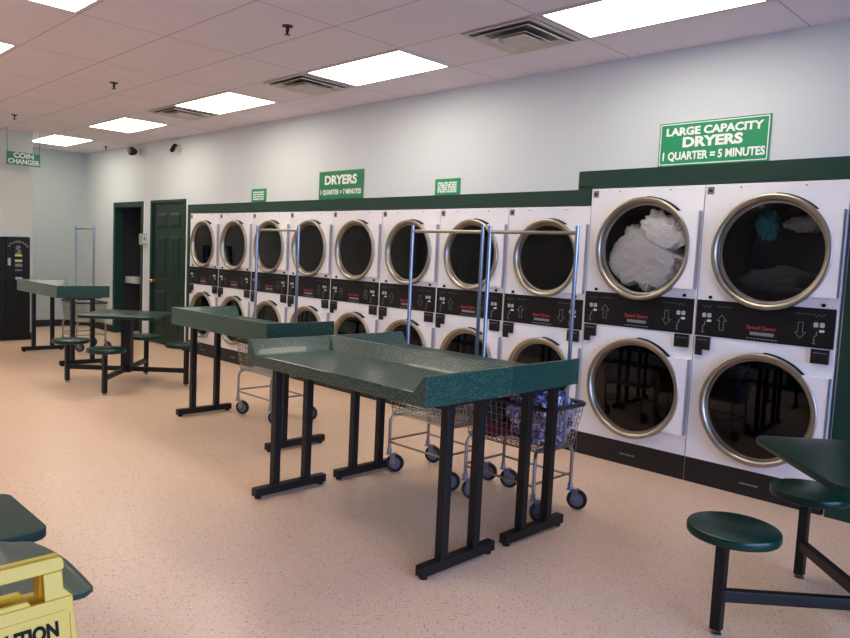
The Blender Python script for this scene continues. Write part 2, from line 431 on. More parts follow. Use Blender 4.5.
# cameras
t = empty('security_camera', (-1.66, 0, 2.90), 0, 'round dark security camera above the open doorway', 'security camera', 'security cameras high on the wall')
MB().lathe([(0, 0), (.06, 0), (.06, -.02), (0, -.02)], (0, 0, 0), 'y', 20).obj('mount', 'vent', t)
MB().tube([(0, -.02, 0), (-.0, -.08, -.0)], .018).obj('arm', 'vent', t)
MB().lathe([(0, .07), (.04, .06), (.062, .02), (.065, -.03), (.05, -.055), (0, -.06)], (0, -.13, -.01), 'y', 24).obj('housing', 'screw', t, 40)
t = empty('security_camera', (-.40, 0, 2.86), 0, 'slim dark bullet camera above the closed green door', 'security camera', 'security cameras high on the wall')
MB().lathe([(0, 0), (.05, 0), (.05, -.02), (0, -.02)], (0.04, 0, 0), 'y', 20).obj('mount', 'vent', t)
MB().tube([(.04, -.02, 0), (0.0, -.07, .0)], .014).obj('arm', 'vent', t)
MB().tube([(-.07, -.03, .04), (.05, -.13, -.045)], .032, 16).obj('housing', 'black_shade', t, 40)

# wall box between the doors
t = empty('wall_control_box', (-1.46, 0, 1.56), 0, 'small pale grey box on the wall between open doorway and green door', 'control box')
MB().box(-.055, .055, -.075, 0, -.085, .085).obj('housing', 'greybox', t, bevel=.004)
MB().box(.055, .06, -.065, -.012, -.06, .065).obj('cover', 'greyboxside', t)
MB().box(.06, .063, -.05, -.025, -.015, .03).obj('display', 'tag', t)

# restroom sink seen through the doorway
t = empty('wall_sink', (-2.68, .50, .92), PI / 2, 'pale wall basin inside the dark restroom', 'sink')
b = MB(); b.prism(rrect(-.32, .32, -.42, 0, .08), 'z', -.09, .02); b.obj('basin', 'porcelain', t, bevel=.01)
MB().tube([(0, -.06, .02), (0, -.06, .14), (0, -.16, .15), (0, -.18, .11)], .014).obj('faucet', 'screw', t)
MB().tube([(0, -.18, -.12), (0, -.18, -.3), (0, 0, -.3)], .02).obj('drain_pipe', 'chrome', t)

# ---------------------------------------------------------------- dryers
def plate_with_hole(b, x0, x1, z0, z1, cx, cz, r, y, n=48):
    """rectangle in the plane y with a round hole"""
    angs = sorted(set([2 * PI * k / n for k in range(n)] + [math.atan2(zz - cz, xx - cx) % (2 * PI) for xx in (x0, x1) for zz in (z0, z1)]))
    inn, out = [], []
    for a in angs:
        c, s_ = math.cos(a), math.sin(a)
        t = min([(x1 - cx) / c if c > 1e-9 else 1e9, (x0 - cx) / c if c < -1e-9 else 1e9, (z1 - cz) / s_ if s_ > 1e-9 else 1e9, (z0 - cz) / s_ if s_ < -1e-9 else 1e9])
        inn.append(b.b.verts.new((cx + r * c, y, cz + r * s_))); out.append(b.b.verts.new((cx + t * c, y, cz + t * s_)))
    m = len(angs)
    for k in range(m): b.b.faces.new((inn[k], inn[(k + 1) % m], out[(k + 1) % m], out[k]))

def seg(b, p, q, y, wd):
    p, q = Vector(p), Vector(q); d = (q - p); n = Vector((-d.y, d.x)).normalized() * wd / 2
    pts = [p + n, q + n, q - n, p - n]
    f0 = [b.b.verts.new((v.x, y, v.y)) for v in pts]; b.b.faces.new(f0)

def make_dryer(big):
    Wd, H, base, pb_, pt_, cl, cu_, r, cx = (.89, 2.064, .175, 1.036, 1.282, .592, 1.618, .372, .464) if big else (.80, 1.935, .175, .972, 1.208, .562, 1.524, .314, .424)
    Y = -.012
    t = empty('stacked_tumble_dryer')
    g = .003
    cab = MB(); D = .75
    cab.quad((g, Y, base), (g, D, base), (g, D, H), (g, Y, H)); cab.quad((Wd - g, Y, base), (Wd - g, Y, H), (Wd - g, D, H), (Wd - g, D, base))
    cab.quad((g, Y, H), (g, D, H), (Wd - g, D, H), (Wd - g, Y, H)); cab.quad((g, D, base), (Wd - g, D, base), (Wd - g, D, H), (g, D, H))
    cab.quad((g, Y, base), (Wd - g, Y, base), (Wd - g, D, base), (g, D, base))
    hr = r - .055
    plate_with_hole(cab, g, Wd - g, base, pb_, cx, cl, hr, Y); plate_with_hole(cab, g, Wd - g, pt_, H, cx, cu_, hr, Y)
    cab.quad((g, Y, pb_), (Wd - g, Y, pb_), (Wd - g, Y, pt_), (g, Y, pt_))
    cab.obj('cabinet', 'white_enamel', t)
    b = MB().box(.001, g, Y + .001, .02, 0, H).obj('side_seam', 'tag', t)
    kick = MB().box(g, Wd - g, Y + .006, .4, 0, base).obj('kick_plate', 'black', t)
    MB().box(Wd * .5 - .06, Wd * .5 + .06, Y, Y + .008, .075, .085).obj('vent_slot', 'tag', kick)
    tagp = MB().box(.016, .062, Y - .003, Y, H - .066, H - .016).obj('number_tag', 'tag', t)
    MB().box(.026, .052, Y - .004, Y - .003, H - .05, H - .032).obj('number_print', 'screw', tagp)
    for sx in (.27, .72):
        MB().lathe([(0, -.003), (.005, -.003), (.005, 0)], (sx * Wd, Y, H - .025), 'y', 10).obj('screw', 'screw', t)
    for cz, up in ((cu_, True), (cl, False)):
        # drum behind the door
        MB().lathe([(hr + .002, .0), (hr + .01, .06), (hr + .03, .08), (hr + .03, .6), (0, .62)], (cx, Y, cz), 'y', 40).obj('drum', 'drum', t, 50)
        # the door: a round shell with a square flap to the hinge-side edge
        dr = MB(); dx1 = Wd - .012; dz = .268; fd = .05 if big else .034
        dr.lathe([(r - .004, -.002), (r - .004, -.045), (r - .03, -.045), (r - .03, -.002)], (cx, Y, cz), 'y', 56, close=True)
        a0 = math.asin(min(.98, dz / (r - .006))); k = 14
        arc = [(cx + (r - .006) * math.cos(a0 - 2 * a0 * i / k), cz + (r - .006) * math.sin(a0 - 2 * a0 * i / k)) for i in range(k + 1)]
        poly = [(dx1, cz - dz), (dx1, cz + dz)] + arc
        dr.prism(poly, 'y', Y - fd, Y - .003)
        door = dr.obj('door', 'white_enamel', t, 40)
        MB().lathe([(r, -.012), (r, -.052), (r - .004, -.058), (r - .018, -.060), (r - .032, -.052), (r - .038, -.042), (r - .042, -.020), (r - .05, -.018), (r - .05, -.008), (r - .02, -.006)], (cx, Y, cz), 'y', 72, close=True).obj('door_ring', 'steel', door, 60)
        shade_arc = MB()  # black arc stands in for the shaded gap beside the door
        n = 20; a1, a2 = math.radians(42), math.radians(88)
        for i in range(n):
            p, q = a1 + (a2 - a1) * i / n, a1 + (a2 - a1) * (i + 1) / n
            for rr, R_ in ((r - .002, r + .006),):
                shade_arc.quad((cx + rr * math.cos(p), Y - .03, cz + rr * math.sin(p)), (cx + R_ * math.cos(p), Y - .03, cz + R_ * math.sin(p)), (cx + R_ * math.cos(q), Y - .03, cz + R_ * math.sin(q)), (cx + rr * math.cos(q), Y - .03, cz + rr * math.sin(q)))
                shade_arc.quad((cx + R_ * math.cos(p), Y - .03, cz + R_ * math.sin(p)), (cx + R_ * math.cos(p), Y - .001, cz + R_ * math.sin(p)), (cx + R_ * math.cos(q), Y - .001, cz + R_ * math.sin(q)), (cx + R_ * math.cos(q), Y - .03, cz + R_ * math.sin(q)))
        shade_arc.obj('black_shade', 'black_shade', door)
        MB().lathe([(0, -.030), (r * .5, -.029), (r - .053, -.022), (r - .053, -.016), (r * .5, -.022), (0, -.023)], (cx, Y, cz), 'y', 56).obj('door_glass', 'clear' if (big and up) else 'glass', door, 40)
        ed = MB().box(dx1, dx1 + .004, Y - fd - .002, Y - .006, cz - dz, cz + dz)
        ed.lathe([(0, .007), (.006, .007), (.006, .004), (0, .004)], (dx1, Y - fd * .55, cz + dz - .05), 'x', 8)
        ed.obj('edge_strip', 'alu', door)
    # control fascia
    cp = MB().box(g + .004, Wd - g - .012, Y - .006, Y, pb_, pt_).obj('control_panel', 'panel', t)
    y = Y - .0068; h = pt_ - pb_
    zz = lambda f: pb_ + h * f
    for side in (0, 1):
        x0 = .05 if side == 0 else Wd - .135
        a = MB()
        ax = x0 + .135 if side == 0 else x0 - .075
        up = side == 0; w2, w1, z0, z1, zs = .032, .014, zz(.2), zz(.62), None
        f = 1 if up else -1; zt, zb = (z1, z0) if up else (z0, z1); zs = zt - f * .04
        P = [(ax - w1, zb), (ax - w1, zs), (ax - w2, zs), (ax, zt), (ax + w2, zs), (ax + w1, zs), (ax + w1, zb)]
        for i in range(7): seg(a, P[i], P[(i + 1) % 7], y, .0035)
        a.obj('arrow_mark', 'print_grey', cp)
        for dxb in (0, .036):
            bb = MB(); bb.prism(rrect(x0 + dxb, x0 + dxb + .026, zz(.52), zz(.64), .006, 3), 'y', Y - .010, Y - .006); bb.obj('select_button', 'button', cp)
        bb = MB(); bb.prism(rrect(x0 + .034, x0 + .064, zz(.40), zz(.46), .006, 3), 'y', Y - .010, Y - .006); bb.obj('start_button', 'print_white', cp)
        s_ = MB()
        for i, (p, q) in enumerate((((x0 + .022, zz(.40)), (x0 + .018, zz(.30))), ((x0 + .018, zz(.30)), (x0 + .006, zz(.27))), ((x0 + .008, zz(.25)), (x0 + .008, zz(.12))), ((x0 + .0, zz(.11)), (x0 + .018, zz(.10))))): seg(s_, p, q, y, .006)
        for k2 in range(5): seg(s_, (x0 - .005 + k2 * .014, zz(.84 - .04 * (k2 % 2))), (x0 + .004 + k2 * .014, zz(.84 - .04 * (k2 % 2))), y, .004)
        xq = x0 + .10 if side == 0 else x0 - .11
        for k2 in range(6): seg(s_, (xq + k2 * .016, zz(.84)), (xq + .008 + k2 * .016, zz(.84)), y, .004)
        s_.obj('panel_print', 'print_grey', cp)
        # lock above, coin box below
        MB().lathe([(0, -.012), (.011, -.012), (.012, -.0)], (x0 + .045, Y, pt_ + .02), 'y', 16).obj('lock_cylinder', 'black_shade', t, 40)
        cb = MB(); bx0, bx1 = (.02, .118) if side == 0 else (Wd - .135, Wd - .032)
        cb.box(bx0, bx1, Y - .02, Y, pb_ - .095, pb_ - .006)
        if side == 0: cb.box(bx0, bx0 + .045, Y - .018, Y, pb_ - .135, pb_ - .095)
        cbo = cb.obj('coin_box', 'coinbox', t)
        fr = MB()
        for z in (pb_ - .028,): seg(fr, (bx0 + .012, z), (bx1 - .012, z), Y - .021, .004)
        fr.obj('coin_slot', 'print_grey', cbo)
    text('Speed Queen', 'brand_lettering', 'print_red', (Wd * .5, y, zz(.36)), .034, cp, xs=1.0 if big else .9, bold=.001, extrude=.0003)
    s_ = MB(); s_.box(Wd * .5 - .07, Wd * .5 + .08, y, Y - .006, zz(.16), zz(.245)); s_.obj('badge', 'print_grey', cp)
    s_ = MB()
    for k2 in range(9): seg(s_, (Wd * .5 - .09 + k2 * .022, zz(.07)), (Wd * .5 - .074 + k2 * .022, zz(.07)), y, .006)
    s_.obj('panel_print', 'print_grey', cp)
    return t
GS, GL = 'small stacked dryers along the wall', 'large stacked dryers at the right end'
small = make_dryer(False)
sl = ['white stacked dryer pair right beside the closed green door',
      'white stacked dryer pair, second along from the green door',
      'white stacked dryer pair, third along from the green door',
      'white stacked dryer pair, fourth from the green door, under left half of 7 minutes sign',
      'white stacked dryer pair, fifth from the green door, under right half of 7 minutes sign',
      'white stacked dryer pair, sixth from the green door, third left of the large dryers',
      'white stacked dryer pair, second left of the large dryers, under the five line notice',
      'white small stacked dryer pair right beside the first large dryer']
for i in range(8):
    o = small if i == 0 else copy_tree(small)
    o.location = (i * .8, 0, 0); tag(o, sl[i], 'dryer', GS)
large = make_dryer(True)
for i, l in enumerate(('large white stacked dryer with white laundry behind its upper round door', 'large white stacked dryer at the right end, beside the dark green panel')):
    o = large if i == 0 else copy_tree(large)
    o.location = (SX + i * LW, 0, 0); tag(o, l, 'dryer', GL)

# ---------------------------------------------------------------- cloth
def cloth(name, m, c, rad, seed, freq=6., amp=.18, sub=5, label=None, cat=None, group=None, clampz=None, ridged=True, parent=None, fit=None):
    b = MB(); bmesh.ops.create_icosphere(b.b, subdivisions=sub, radius=1)
    off = Vector((seed * 3.7, seed * 1.3, seed * 5.1))
    for v in b.b.verts:
        d = v.co.normalized(); p = d + off
        k = 0
        for o, (f, a) in enumerate(((freq * .35, 1.), (freq * .8, .55), (freq * 1.9, .28))):
            n = noise.noise(p * f)
            k += a * ((1 - 2 * abs(n)) - .5 if ridged and o else n)
        s_ = 1 + amp * k
        q = Vector((d.x * rad[0] * s_, d.y * rad[1] * s_, d.z * rad[2] * s_))
        w_ = q + Vector(c)
        if fit: w_ = fit(w_)
        if clampz is not None and w_.z < clampz: w_.z = clampz + (w_.z - clampz) * .05
        v.co = w_ - Vector(c)
    o = b.obj(name, m, parent, 70, loc=tuple(c))
    return tag(o, label, cat, group)
u1 = (SX + .464, 1.618)
def half(fit, c, n, sg):
    """keeps a heap on its own side of the plane where it meets its neighbour"""
    n = Vector(n).normalized(); c = Vector(c)
    def f(p):
        p = fit(p); d = (p - c).dot(n) * sg
        return p if d > .004 else p + n * (sg * (.004 - d))
    return f
def in_drum(cx, cz, r, y0):
    def f(p):
        d = Vector((p.x - cx, p.z - cz)); l = d.length
        if l > r: d *= r / l
        return Vector((cx + d.x, p.y if p.y > y0 else y0 + max(-.035, (p.y - y0) * .22), cz + d.y))
    return f
fit1 = in_drum(u1[0], u1[1], .318, .02)
PL, PN = (u1[0] + .02, .05, u1[1] + .075), (.45, -.2, .85)
cloth('bed_sheet', 'sheet', (u1[0] - .02, .11, u1[1] - .06), (.29, .14, .26), 2, 3.2, .40, 6, 'crumpled pale bed sheet filling the upper large dryer door', 'laundry', 'laundry behind the large dryer door', fit=half(fit1, PL, PN, -1))
cloth('shirt', 'shirt', (u1[0] + .10, .075, u1[1] + .13), (.18, .09, .13), 5, 4, .5, 5, 'bright white crumpled shirt at the top of the upper large dryer door', 'laundry', 'laundry behind the large dryer door', fit=half(fit1, PL, PN, 1))
u2 = (SX + LW + .464, 1.618)

fit2 = in_drum(u2[0], u2[1], .335, .06)
cloth('towel', 'teal', (u2[0] - .13, .25, u2[1] + .19), (.065, .06, .10), 8, 6, .4, 4, 'dim teal towel behind the upper door of the right end dryer', 'laundry', fit=fit2)
cloth('checked_shirt', 'check', (u2[0] + .12, .25, u2[1] + .20), (.14, .05, .05), 9, 6, .4, 4, 'grey checked shirt behind the upper door of the right end dryer', 'laundry', fit=fit2)
cloth('dark_garment', 'grey_cloth', (u2[0], .26, u2[1] - .20), (.27, .12, .11), 11, 6, .3, 4, 'dark garment low behind the upper door of the right end dryer', 'laundry', fit=fit2)

# ---------------------------------------------------------------- wall signs
def wall_sign(name, x0, x1, z0, z1, label, m, lines, border=True, group='green laundromat signs'):
    cx, cz = (x0 + x1) / 2, (z0 + z1) / 2
    t = empty(name, (cx, -.001, cz), 0, label, 'sign', group)
    hw, hh = (x1 - x0) / 2, (z1 - z0) / 2
    MB().box(-hw, hw, -.011, 0, -hh, hh).obj('board', m, t)
    if border:
        b = MB(); e, wd = .008, .006
        b.box(-hw + e, hw - e, -.0125, -.011, hh - e - wd, hh - e).box(-hw + e, hw - e, -.0125, -.011, -hh + e, -hh + e + wd)
        b.box(-hw + e, -hw + e + wd, -.0125, -.011, -hh + e, hh - e).box(hw - e - wd, hw - e, -.0125, -.011, -hh + e, hh - e)
        b.obj('border', 'signwhite', t)
    for body, z, size, xs, bold in lines:
        text(body, 'lettering', 'signwhite', (0, -.0125, z), size, t, xs=xs, bold=bold)
    return t
wall_sign('wall_sign', 6.925, 7.685, 2.204, 2.503, 'large green sign reading large capacity dryers 1 quarter = 5 minutes', 'signgreen',
          [('LARGE CAPACITY', .083, .072, 1.15, .0028), ('DRYERS', .006, .092, 1.28, .0042), ('1 QUARTER = 5 MINUTES', -.085, .076, .83, .0026)])
wall_sign('wall_sign', 2.927, 3.672, 2.066, 2.362, 'green sign reading dryers 1 quarter = 7 minutes on the green band', 'signdeep',
          [('DRYERS', .048, .13, 1.2, .005), ('1 QUARTER = 7 MINUTES', -.078, .072, .86, .002)], False)
def notice(x0, x1, z0, z1, label, words_):
    t = wall_sign('notice_sign', x0, x1, z0, z1, label, 'signgreen', [], False)
    b = MB(); hw, hh = (x1 - x0) / 2, (z1 - z0) / 2; n = len(words_)
    for i, row in enumerate(words_):
        z = hh - .03 - (2 * hh - .045) * (i + .4) / n; tot = sum(row) + .6 * (len(row) - 1); x = -hw + .035; sc = (2 * hw - .07) / max(tot, 12)
        x += (2 * hw - .07 - tot * sc) / 2
        for L in row:
            k = int(L)
            for j in range(k):
                b.box(x + j * sc + sc * .1, x + j * sc + sc * .85, -.0125, -.011, z - .008, z + .008)
            x += (L + .6) * sc
    b.obj('lettering', 'signwhite', t)
notice(1.552, 1.865, 2.066, 2.222, 'small green notice above the third dryer pair from the green door', [[6, 5], [3, 8], [5, 4, 3], [7, 4]])
notice(4.712, 5.02, 2.066, 2.21, 'small green notice of five white lines, right of the dryers sign', [[4, 3, 6], [1, 5, 4, 4], [2, 5, 7], [3, 4, 1, 5], [1, 4, 7]])

# hanging coin changer sign
t = empty('hanging_sign', (-1.9, -1.572, 2.6), 0, 'green hanging sign reading coin changer in front of the chase wall', 'sign', 'green laundromat signs')
MB().box(-.008, .008, -.215, .215, -.09, .09).obj('board', 'signdeep', t)
for y in (-.205, .205):
    MB().tube([(0, y, .09), (0, y * 1.04, CEIL - 2.6)], .003, 6).obj('hanging_wire', 'screw', t)
text('COIN', 'lettering', 'signwhite', (.0095, 0, .042), .095, t, '+x', 1.1, .0025)
text('CHANGER', 'lettering', 'signwhite', (.0095, 0, -.042), .09, t, '+x', .95, .002)

# ---------------------------------------------------------------- coin changer
t = empty('coin_changer', (-2.14, -1.652, 0), 0, 'tall black coin changer cabinet set into the wall at the left edge', 'coin changer')
MB().box(-.45, 0, -.235, .235, 0, 1.505).obj('body', 'cabinet', t, bevel=.004)
ud = MB().box(0, .018, -.085 - .0, .228, .875, 1.495).obj('upper_door', 'cabinet', t, bevel=.003)
MB().box(0, .018, -.085, .228, .02, .862).obj('lower_door', 'cabinet', t, bevel=.003)
MB().box(0, .012, -.23, -.095, .02, 1.495).obj('side_panel', 'cabinet', t, bevel=.003)
for i, ch in enumerate('STANDARD'):
    a = math.radians(58 - 116 * i / 7); R_ = .135
    text(ch, 'lettering', 'print_grey', (.0195, .075 - R_ * math.sin(a) * 1.05, 1.30 + R_ * math.cos(a)), .045, ud,
         Matrix.Rotation(PI / 2, 4, 'Z') @ Matrix.Rotation(PI / 2, 4, 'X') @ Matrix.Rotation(a, 4, 'Z'), 1, .002)
text('$', 'lettering', 'print_grey', (.0195, .075, 1.315), .17, ud, '+x', .95, .001)
for z0, z1, m in ((1.225, 1.255, 'yellowlabel'), (1.145, 1.178, 'yellowlabel'), (1.075, 1.118, 'print_grey'), (1.015, 1.035, 'tag')):
    MB().box(.018, .021, .03, .125, z0, z1).obj('label_plate', m, ud)
MB().prism(rrect(-.065, -.03, 1.09, 1.2, .012, 3), 'x', .018, .04).obj('bill_slot', 'button', ud)
MB().box(.018, .06, .03, .12, .885, .925).obj('coin_cup', 'alu', ud, bevel=.006)

# ---------------------------------------------------------------- folding tables
def make_table():
    t = empty('folding_table')
    L, Dp, zb, zf, zt = 1.472, .612, .812, .876, .956
    s0, s1 = .018, .082
    xs = [0, s0, s1, L - s1, L - s0, L]; ys = [0, Dp - s1, Dp - s0, Dp]
    def hx(x): return zt if (x <= s0 or x >= L - s0) else zf
    def hz(i, j): return zt if i in (0, 1, 4, 5) or j in (2, 3) else zf
    b = MB(); V = {(i, j): b.b.verts.new((xs[i] - L / 2, ys[j], hz(i, j))) for i in range(6) for j in range(4)}
    for i in range(5):
        for j in range(3):
            q = [V[i, j], V[i + 1, j], V[i + 1, j + 1], V[i, j + 1]]
            if j == 1 and i == 1: b.b.faces.new((q[0], q[1], q[3])); b.b.faces.new((q[1], q[2], q[3]))
            elif j == 1 and i == 3: b.b.faces.new((q[0], q[1], q[2])); b.b.faces.new((q[0], q[2], q[3]))
            else: b.b.faces.new(q)
    B = {k: b.b.verts.new((xs[k[0]] - L / 2, ys[k[1]], zb)) for k in V if k[0] in (0, 5) or k[1] in (0, 3)}
    for i in range(5):
        for j in (0, 3): b.b.faces.new((V[i, j], V[i + 1, j], B[i + 1, j], B[i, j]))
    for j in range(3):
        for i in (0, 5): b.b.faces.new((V[i, j], V[i, j + 1], B[i, j + 1], B[i, j]))
    b.b.faces.new([B[i, 0] for i in range(6)] + [B[5, 1], B[5, 2]] + [B[i, 3] for i in range(5, -1, -1)] + [B[0, 2], B[0, 1]])
    b.obj('tray_top', 'laminate', t, bevel=.004)
    for sx in (-1, 1):
        x = sx * (L / 2 - .035)
        for y in (.19, .42):
            MB().box(x - .023, x + .023, y - .023, y + .023, .064, zb).obj('leg', 'post', t, bevel=.003)
        f = MB().box(x - .025, x + .025, .045, .565, .014, .064).obj('foot_bar', 'post', t, bevel=.003)
        for y in (.075, .535):
            MB().lathe([(0, 0), (.02, 0), (.02, .014), (0, .014)], (x, y, 0), 'z', 14).obj('glide', 'black_shade', f)
        MB().box(x - .03, x + .03, .1, .52, zb - .012, zb - .0005).obj('mounting_plate', 'post', t)
    return t
tb = make_table()
GT = 'green laundry folding tables'
tb.location = (6.525, -2.622, 0); tag(tb, 'speckled green folding table in front, its low open side toward the viewer', 'folding table', GT)
o = copy_tree(tb); o.location = (6.525, -1.397, 0); o.rotation_euler.z = PI; tag(o, 'green folding table back to back behind the front one, carts under it', 'folding table', GT)
o = copy_tree(tb); o.location = (4.305, -1.397, 0); o.rotation_euler.z = PI; tag(o, 'green folding table in the middle row, high back toward viewer, cart behind it', 'folding table', GT)
o = copy_tree(tb); o.location = (-.22, -1.317, 0); o.rotation_euler.z = PI; tag(o, 'farthest green folding table, near the coin changer', 'folding table', GT)

# ---------------------------------------------------------------- stool tables
def make_stool_table():
    t = empty('stool_table')
    d = .425; ct = .752
    b = MB(); s_ = .382
    pts = rrect(-s_, s_, -s_, s_, .07, 8); ca = math.cos(PI / 4); dp, ds = .436, .41
    b.prism([(x * ca - y * ca, x * ca + y * ca) for x, y in pts], 'z', ct - .032, ct)
    b.obj('table_top', 'stool', t, bevel=.008, smooth=40)
    MB().obox((0, 0, .42), (1, 1, 0), (-1, 1, 0), (0, 0, 1), .05, .05, .29).obj('column', 'post', t, bevel=.004)
    MB().obox((0, 0, .707), (1, 1, 0), (-1, 1, 0), (0, 0, 1), .2, .2, .005).obj('top_plate', 'post', t)
    for sx, sy in ((1, 1), (-1, 1), (-1, -1), (1, -1)):
        sxx, syy, px, py = sx * ds, sy * ds, sx * dp, sy * dp
        st = MB().lathe([(0, .415), (.165, .415), (.176, .419), (.180, .426), (.180, .448), (.177, .454), (.170, .457), (0, .458)], (sxx, syy, 0), 'z', 56).obj('stool_seat', 'stool', t, 30)
        MB().box(px - .021, px + .021, py - .021, py + .021, .018, .408).obj('seat_post', 'post', t, bevel=.003)
        MB().lathe([(0, 0), (.022, 0), (.022, .006), (.012, .01), (.012, .018), (0, .018)], (px, py, 0), 'z', 16).obj('foot_glide', 'chrome', t)
        MB().obox((px * .5, py * .5, .165), (sx, sy, 0), (-sy, sx, 0), (0, 0, 1), dp * .5 * math.sqrt(2) - .012, .018, .024).obj('arm', 'post', t, bevel=.003)
        MB().lathe([(0, .406), (.09, .406), (.09, .415), (0, .415)], (sxx, syy, 0), 'z', 20).obj('seat_plate', 'post', st)
    return t
GP = 'green tables with attached round stools'
st = make_stool_table(); st.location = (8.812, -1.562, 0); st.rotation_euler.z = -math.radians(3); tag(st, 'dark green table with attached round stools at the right edge', 'table with stools', GP)
o = copy_tree(st); o.location = (1.92, -1.69, 0); o.rotation_euler.z = math.radians(3); tag(o, 'dark green table with four attached round stools in front of the far doors', 'table with stools', GP)

# ---------------------------------------------------------------- laundry carts
def make_cart():
    t = empty('laundry_cart')
    Lr, Wr, zr, Lb, Wb, zb = .337, .195, .66, .29, .175, .405
    b = MB(); r0 = .05
    def loop(L, Wd, z, r): return [(x, y, z) for x, y in rrect(-L, L, -Wd, Wd, r, 4)]
    rim = MB(); P = loop(Lr, Wr, zr, .05)
    rim.tube(P + [P[0]], .014, 8, False); rim.obj('rim', 'cartrim', t, 60)
    b = MB()
    for k in range(1, 7):
        f = k / 6; L, Wd, z = Lr + (Lb - Lr) * f, Wr + (Wb - Wr) * f, zr + (zb - zr) * f
        Q = loop(L, Wd, z, .05); b.tube(Q + [Q[0]], .003 if k < 6 else .0045, 5, False)
    nx, ny = 15, 10
    for i in range(nx):
        u = -1 + 2 * i / (nx - 1); u *= .88
        for s_ in (-1, 1): b.tube([(u * Lr, s_ * Wr, zr), (u * Lb, s_ * Wb, zb)], .0025, 5)
        b.tube([(u * Lb, -Wb, zb), (u * Lb, Wb, zb)], .0025, 5)
    for j in range(ny):
        v = (-1 + 2 * j / (ny - 1)) * .82
        for s_ in (-1, 1): b.tube([(s_ * Lr, v * Wr, zr), (s_ * Lb, v * Wb, zb)], .0025, 5)
        b.tube([(-Lb, v * Wb, zb), (Lb, v * Wb, zb)], .0025, 5)
    b.obj('wire_basket', 'chrome', t)
    fx, fy = .26, .19
    fr = MB()
    for s_ in (-1, 1):
        fr.tube([(s_ * fx, -fy, .15), (s_ * fx, -fy, .35), (s_ * fx * .97, -fy * .93, .385), (s_ * fx * .9, -fy * .75, .398), (s_ * fx * .9, fy * .75, .398), (s_ * fx * .97, fy * .93, .385), (s_ * fx, fy, .35), (s_ * fx, fy, .15)], .011, 8)
        fr.tube([(-fx, s_ * fy, .205), (fx, s_ * fy, .205)], .008, 8); fr.tube([(s_ * fx, -fy, .22), (s_ * fx, fy, .22)], .008, 8)
    fr.obj('base_frame', 'chrome', t, 60)
    for sx in (-1, 1):
        for sy in (-1, 1):
            x, y = sx * fx, sy * fy; ang = random.uniform(-.25, .25) + PI + .6
            d = Vector((math.cos(ang), math.sin(ang), 0)); n = Vector((-d.y, d.x, 0)); c = Vector((x, y, .062)) - d * .045
            f = MB(); f.tube([(x, y, .118), (x, y, .158)], .016, 10)
            f.obox(Vector((x, y, .122)) - d * .012, d, n, (0, 0, 1), .03, .022, .004)
            for s_ in (-1, 1): f.obox(c + d * .014 + n * (s_ * .019) + Vector((0, 0, .03)), d, n, (0, 0, 1), .018, .002, .034)
            fo = f.obj('caster_fork', 'zinc', t)
            wl = MB(); wl.lathe([(.042, -.012), (.058, -.014), (.062, -.008), (.062, .008), (.058, .014), (.042, .012)], (0, 0, 0), 'y', 28, close=True)
            wo = wl.obj('tyre', 'tyre', fo, 40); hb = MB(); hb.lathe([(0, -.014), (.015, -.014), (.02, -.008), (.043, -.009), (.043, .009), (.02, .008), (.015, .014), (0, .014)], (0, 0, 0), 'y', 24); ho = hb.obj('wheel_hub', 'hub', fo, 40)
            for q in (wo, ho): q.location = c; q.rotation_euler.z = math.atan2(d.y, d.x)
    for sx in (-1, 1):
        x = sx * .32
        MB().tube([(sx * fx, 0, .398), (x, 0, .46), (x, 0, 1.70)], .0125, 10).obj('rack_upright', 'zinc', t, 60)
    MB().tube([(-.32, 0, 1.66), (.32, 0, 1.66)], .011, 10).obj('hanging_bar', 'chrome', t, 60)
    return t
GC = 'wire laundry carts with hanging racks'
ca = make_cart(); ca.location = (4.035, -1.275, 0); tag(ca, 'empty wire cart with tall rack behind the middle folding table', 'laundry cart', GC)
o = copy_tree(ca); o.location = (6.142, -1.352, 0); tag(o, 'empty wire cart with tall rack, left one under the back to back tables', 'laundry cart', GC)
o = copy_tree(ca); o.location = (6.847, -1.358, 0); tag(o, 'wire cart holding patterned laundry, right one under the back to back tables', 'laundry cart', GC)
o = copy_tree(ca); o.location = (-.90, -1.10, 0); tag(o, 'farthest wire cart with tall rack near the room corner', 'laundry cart', GC)

# laundry in the third cart
ccx, ccy = 6.847, -1.358
def in_basket(p):
    f = max(0, min(1, (p.z - .41) / .25)); hx, hy = .246 + .048 * f, .150 + .022 * f
    if p.z < .9:
        p.x = ccx + max(-hx, min(hx, p.x - ccx)); p.y = ccy + max(-hy, min(hy, p.y - ccy))
    p.z = max(p.z, .416); return p
GB = 'laundry heaped in the right cart'
def bounds(x0, x1, z0, z1):
    def f(p):
        p = in_basket(p); p.x = max(ccx + x0, min(ccx + x1, p.x)); p.z = max(z0, min(z1, p.z)); return p
    return f
cloth('quilt', 'quilt', (ccx + .17, ccy, .57), (.2, .2, .18), 3, 5, .25, 5, 'blue and red patterned quilt bulging at the right end of the cart', 'laundry', GB, fit=bounds(-.01, .298, .416, .80))
cloth('sheet', 'floral', (ccx - .13, ccy, .70), (.15, .15, .07), 4, 6, .3, 4, 'pink and white floral sheet on top of the cart load', 'laundry', GB, fit=bounds(-.3, -.02, .655, .80))
cloth('dark_clothing', 'grey_cloth', (ccx - .15, ccy, .58), (.16, .19, .10), 6, 6, .3, 4, 'charcoal clothes at the left end of the loaded cart', 'laundry', GB, fit=bounds(-.3, -.02, .518, .648))
cloth('red_clothing', 'red_cloth', (ccx - .14, ccy, .47), (.15, .19, .07), 7, 6, .2, 4, 'dark red cloth at the bottom of the loaded cart', 'laundry', GB, fit=bounds(-.3, -.02, .416, .512))

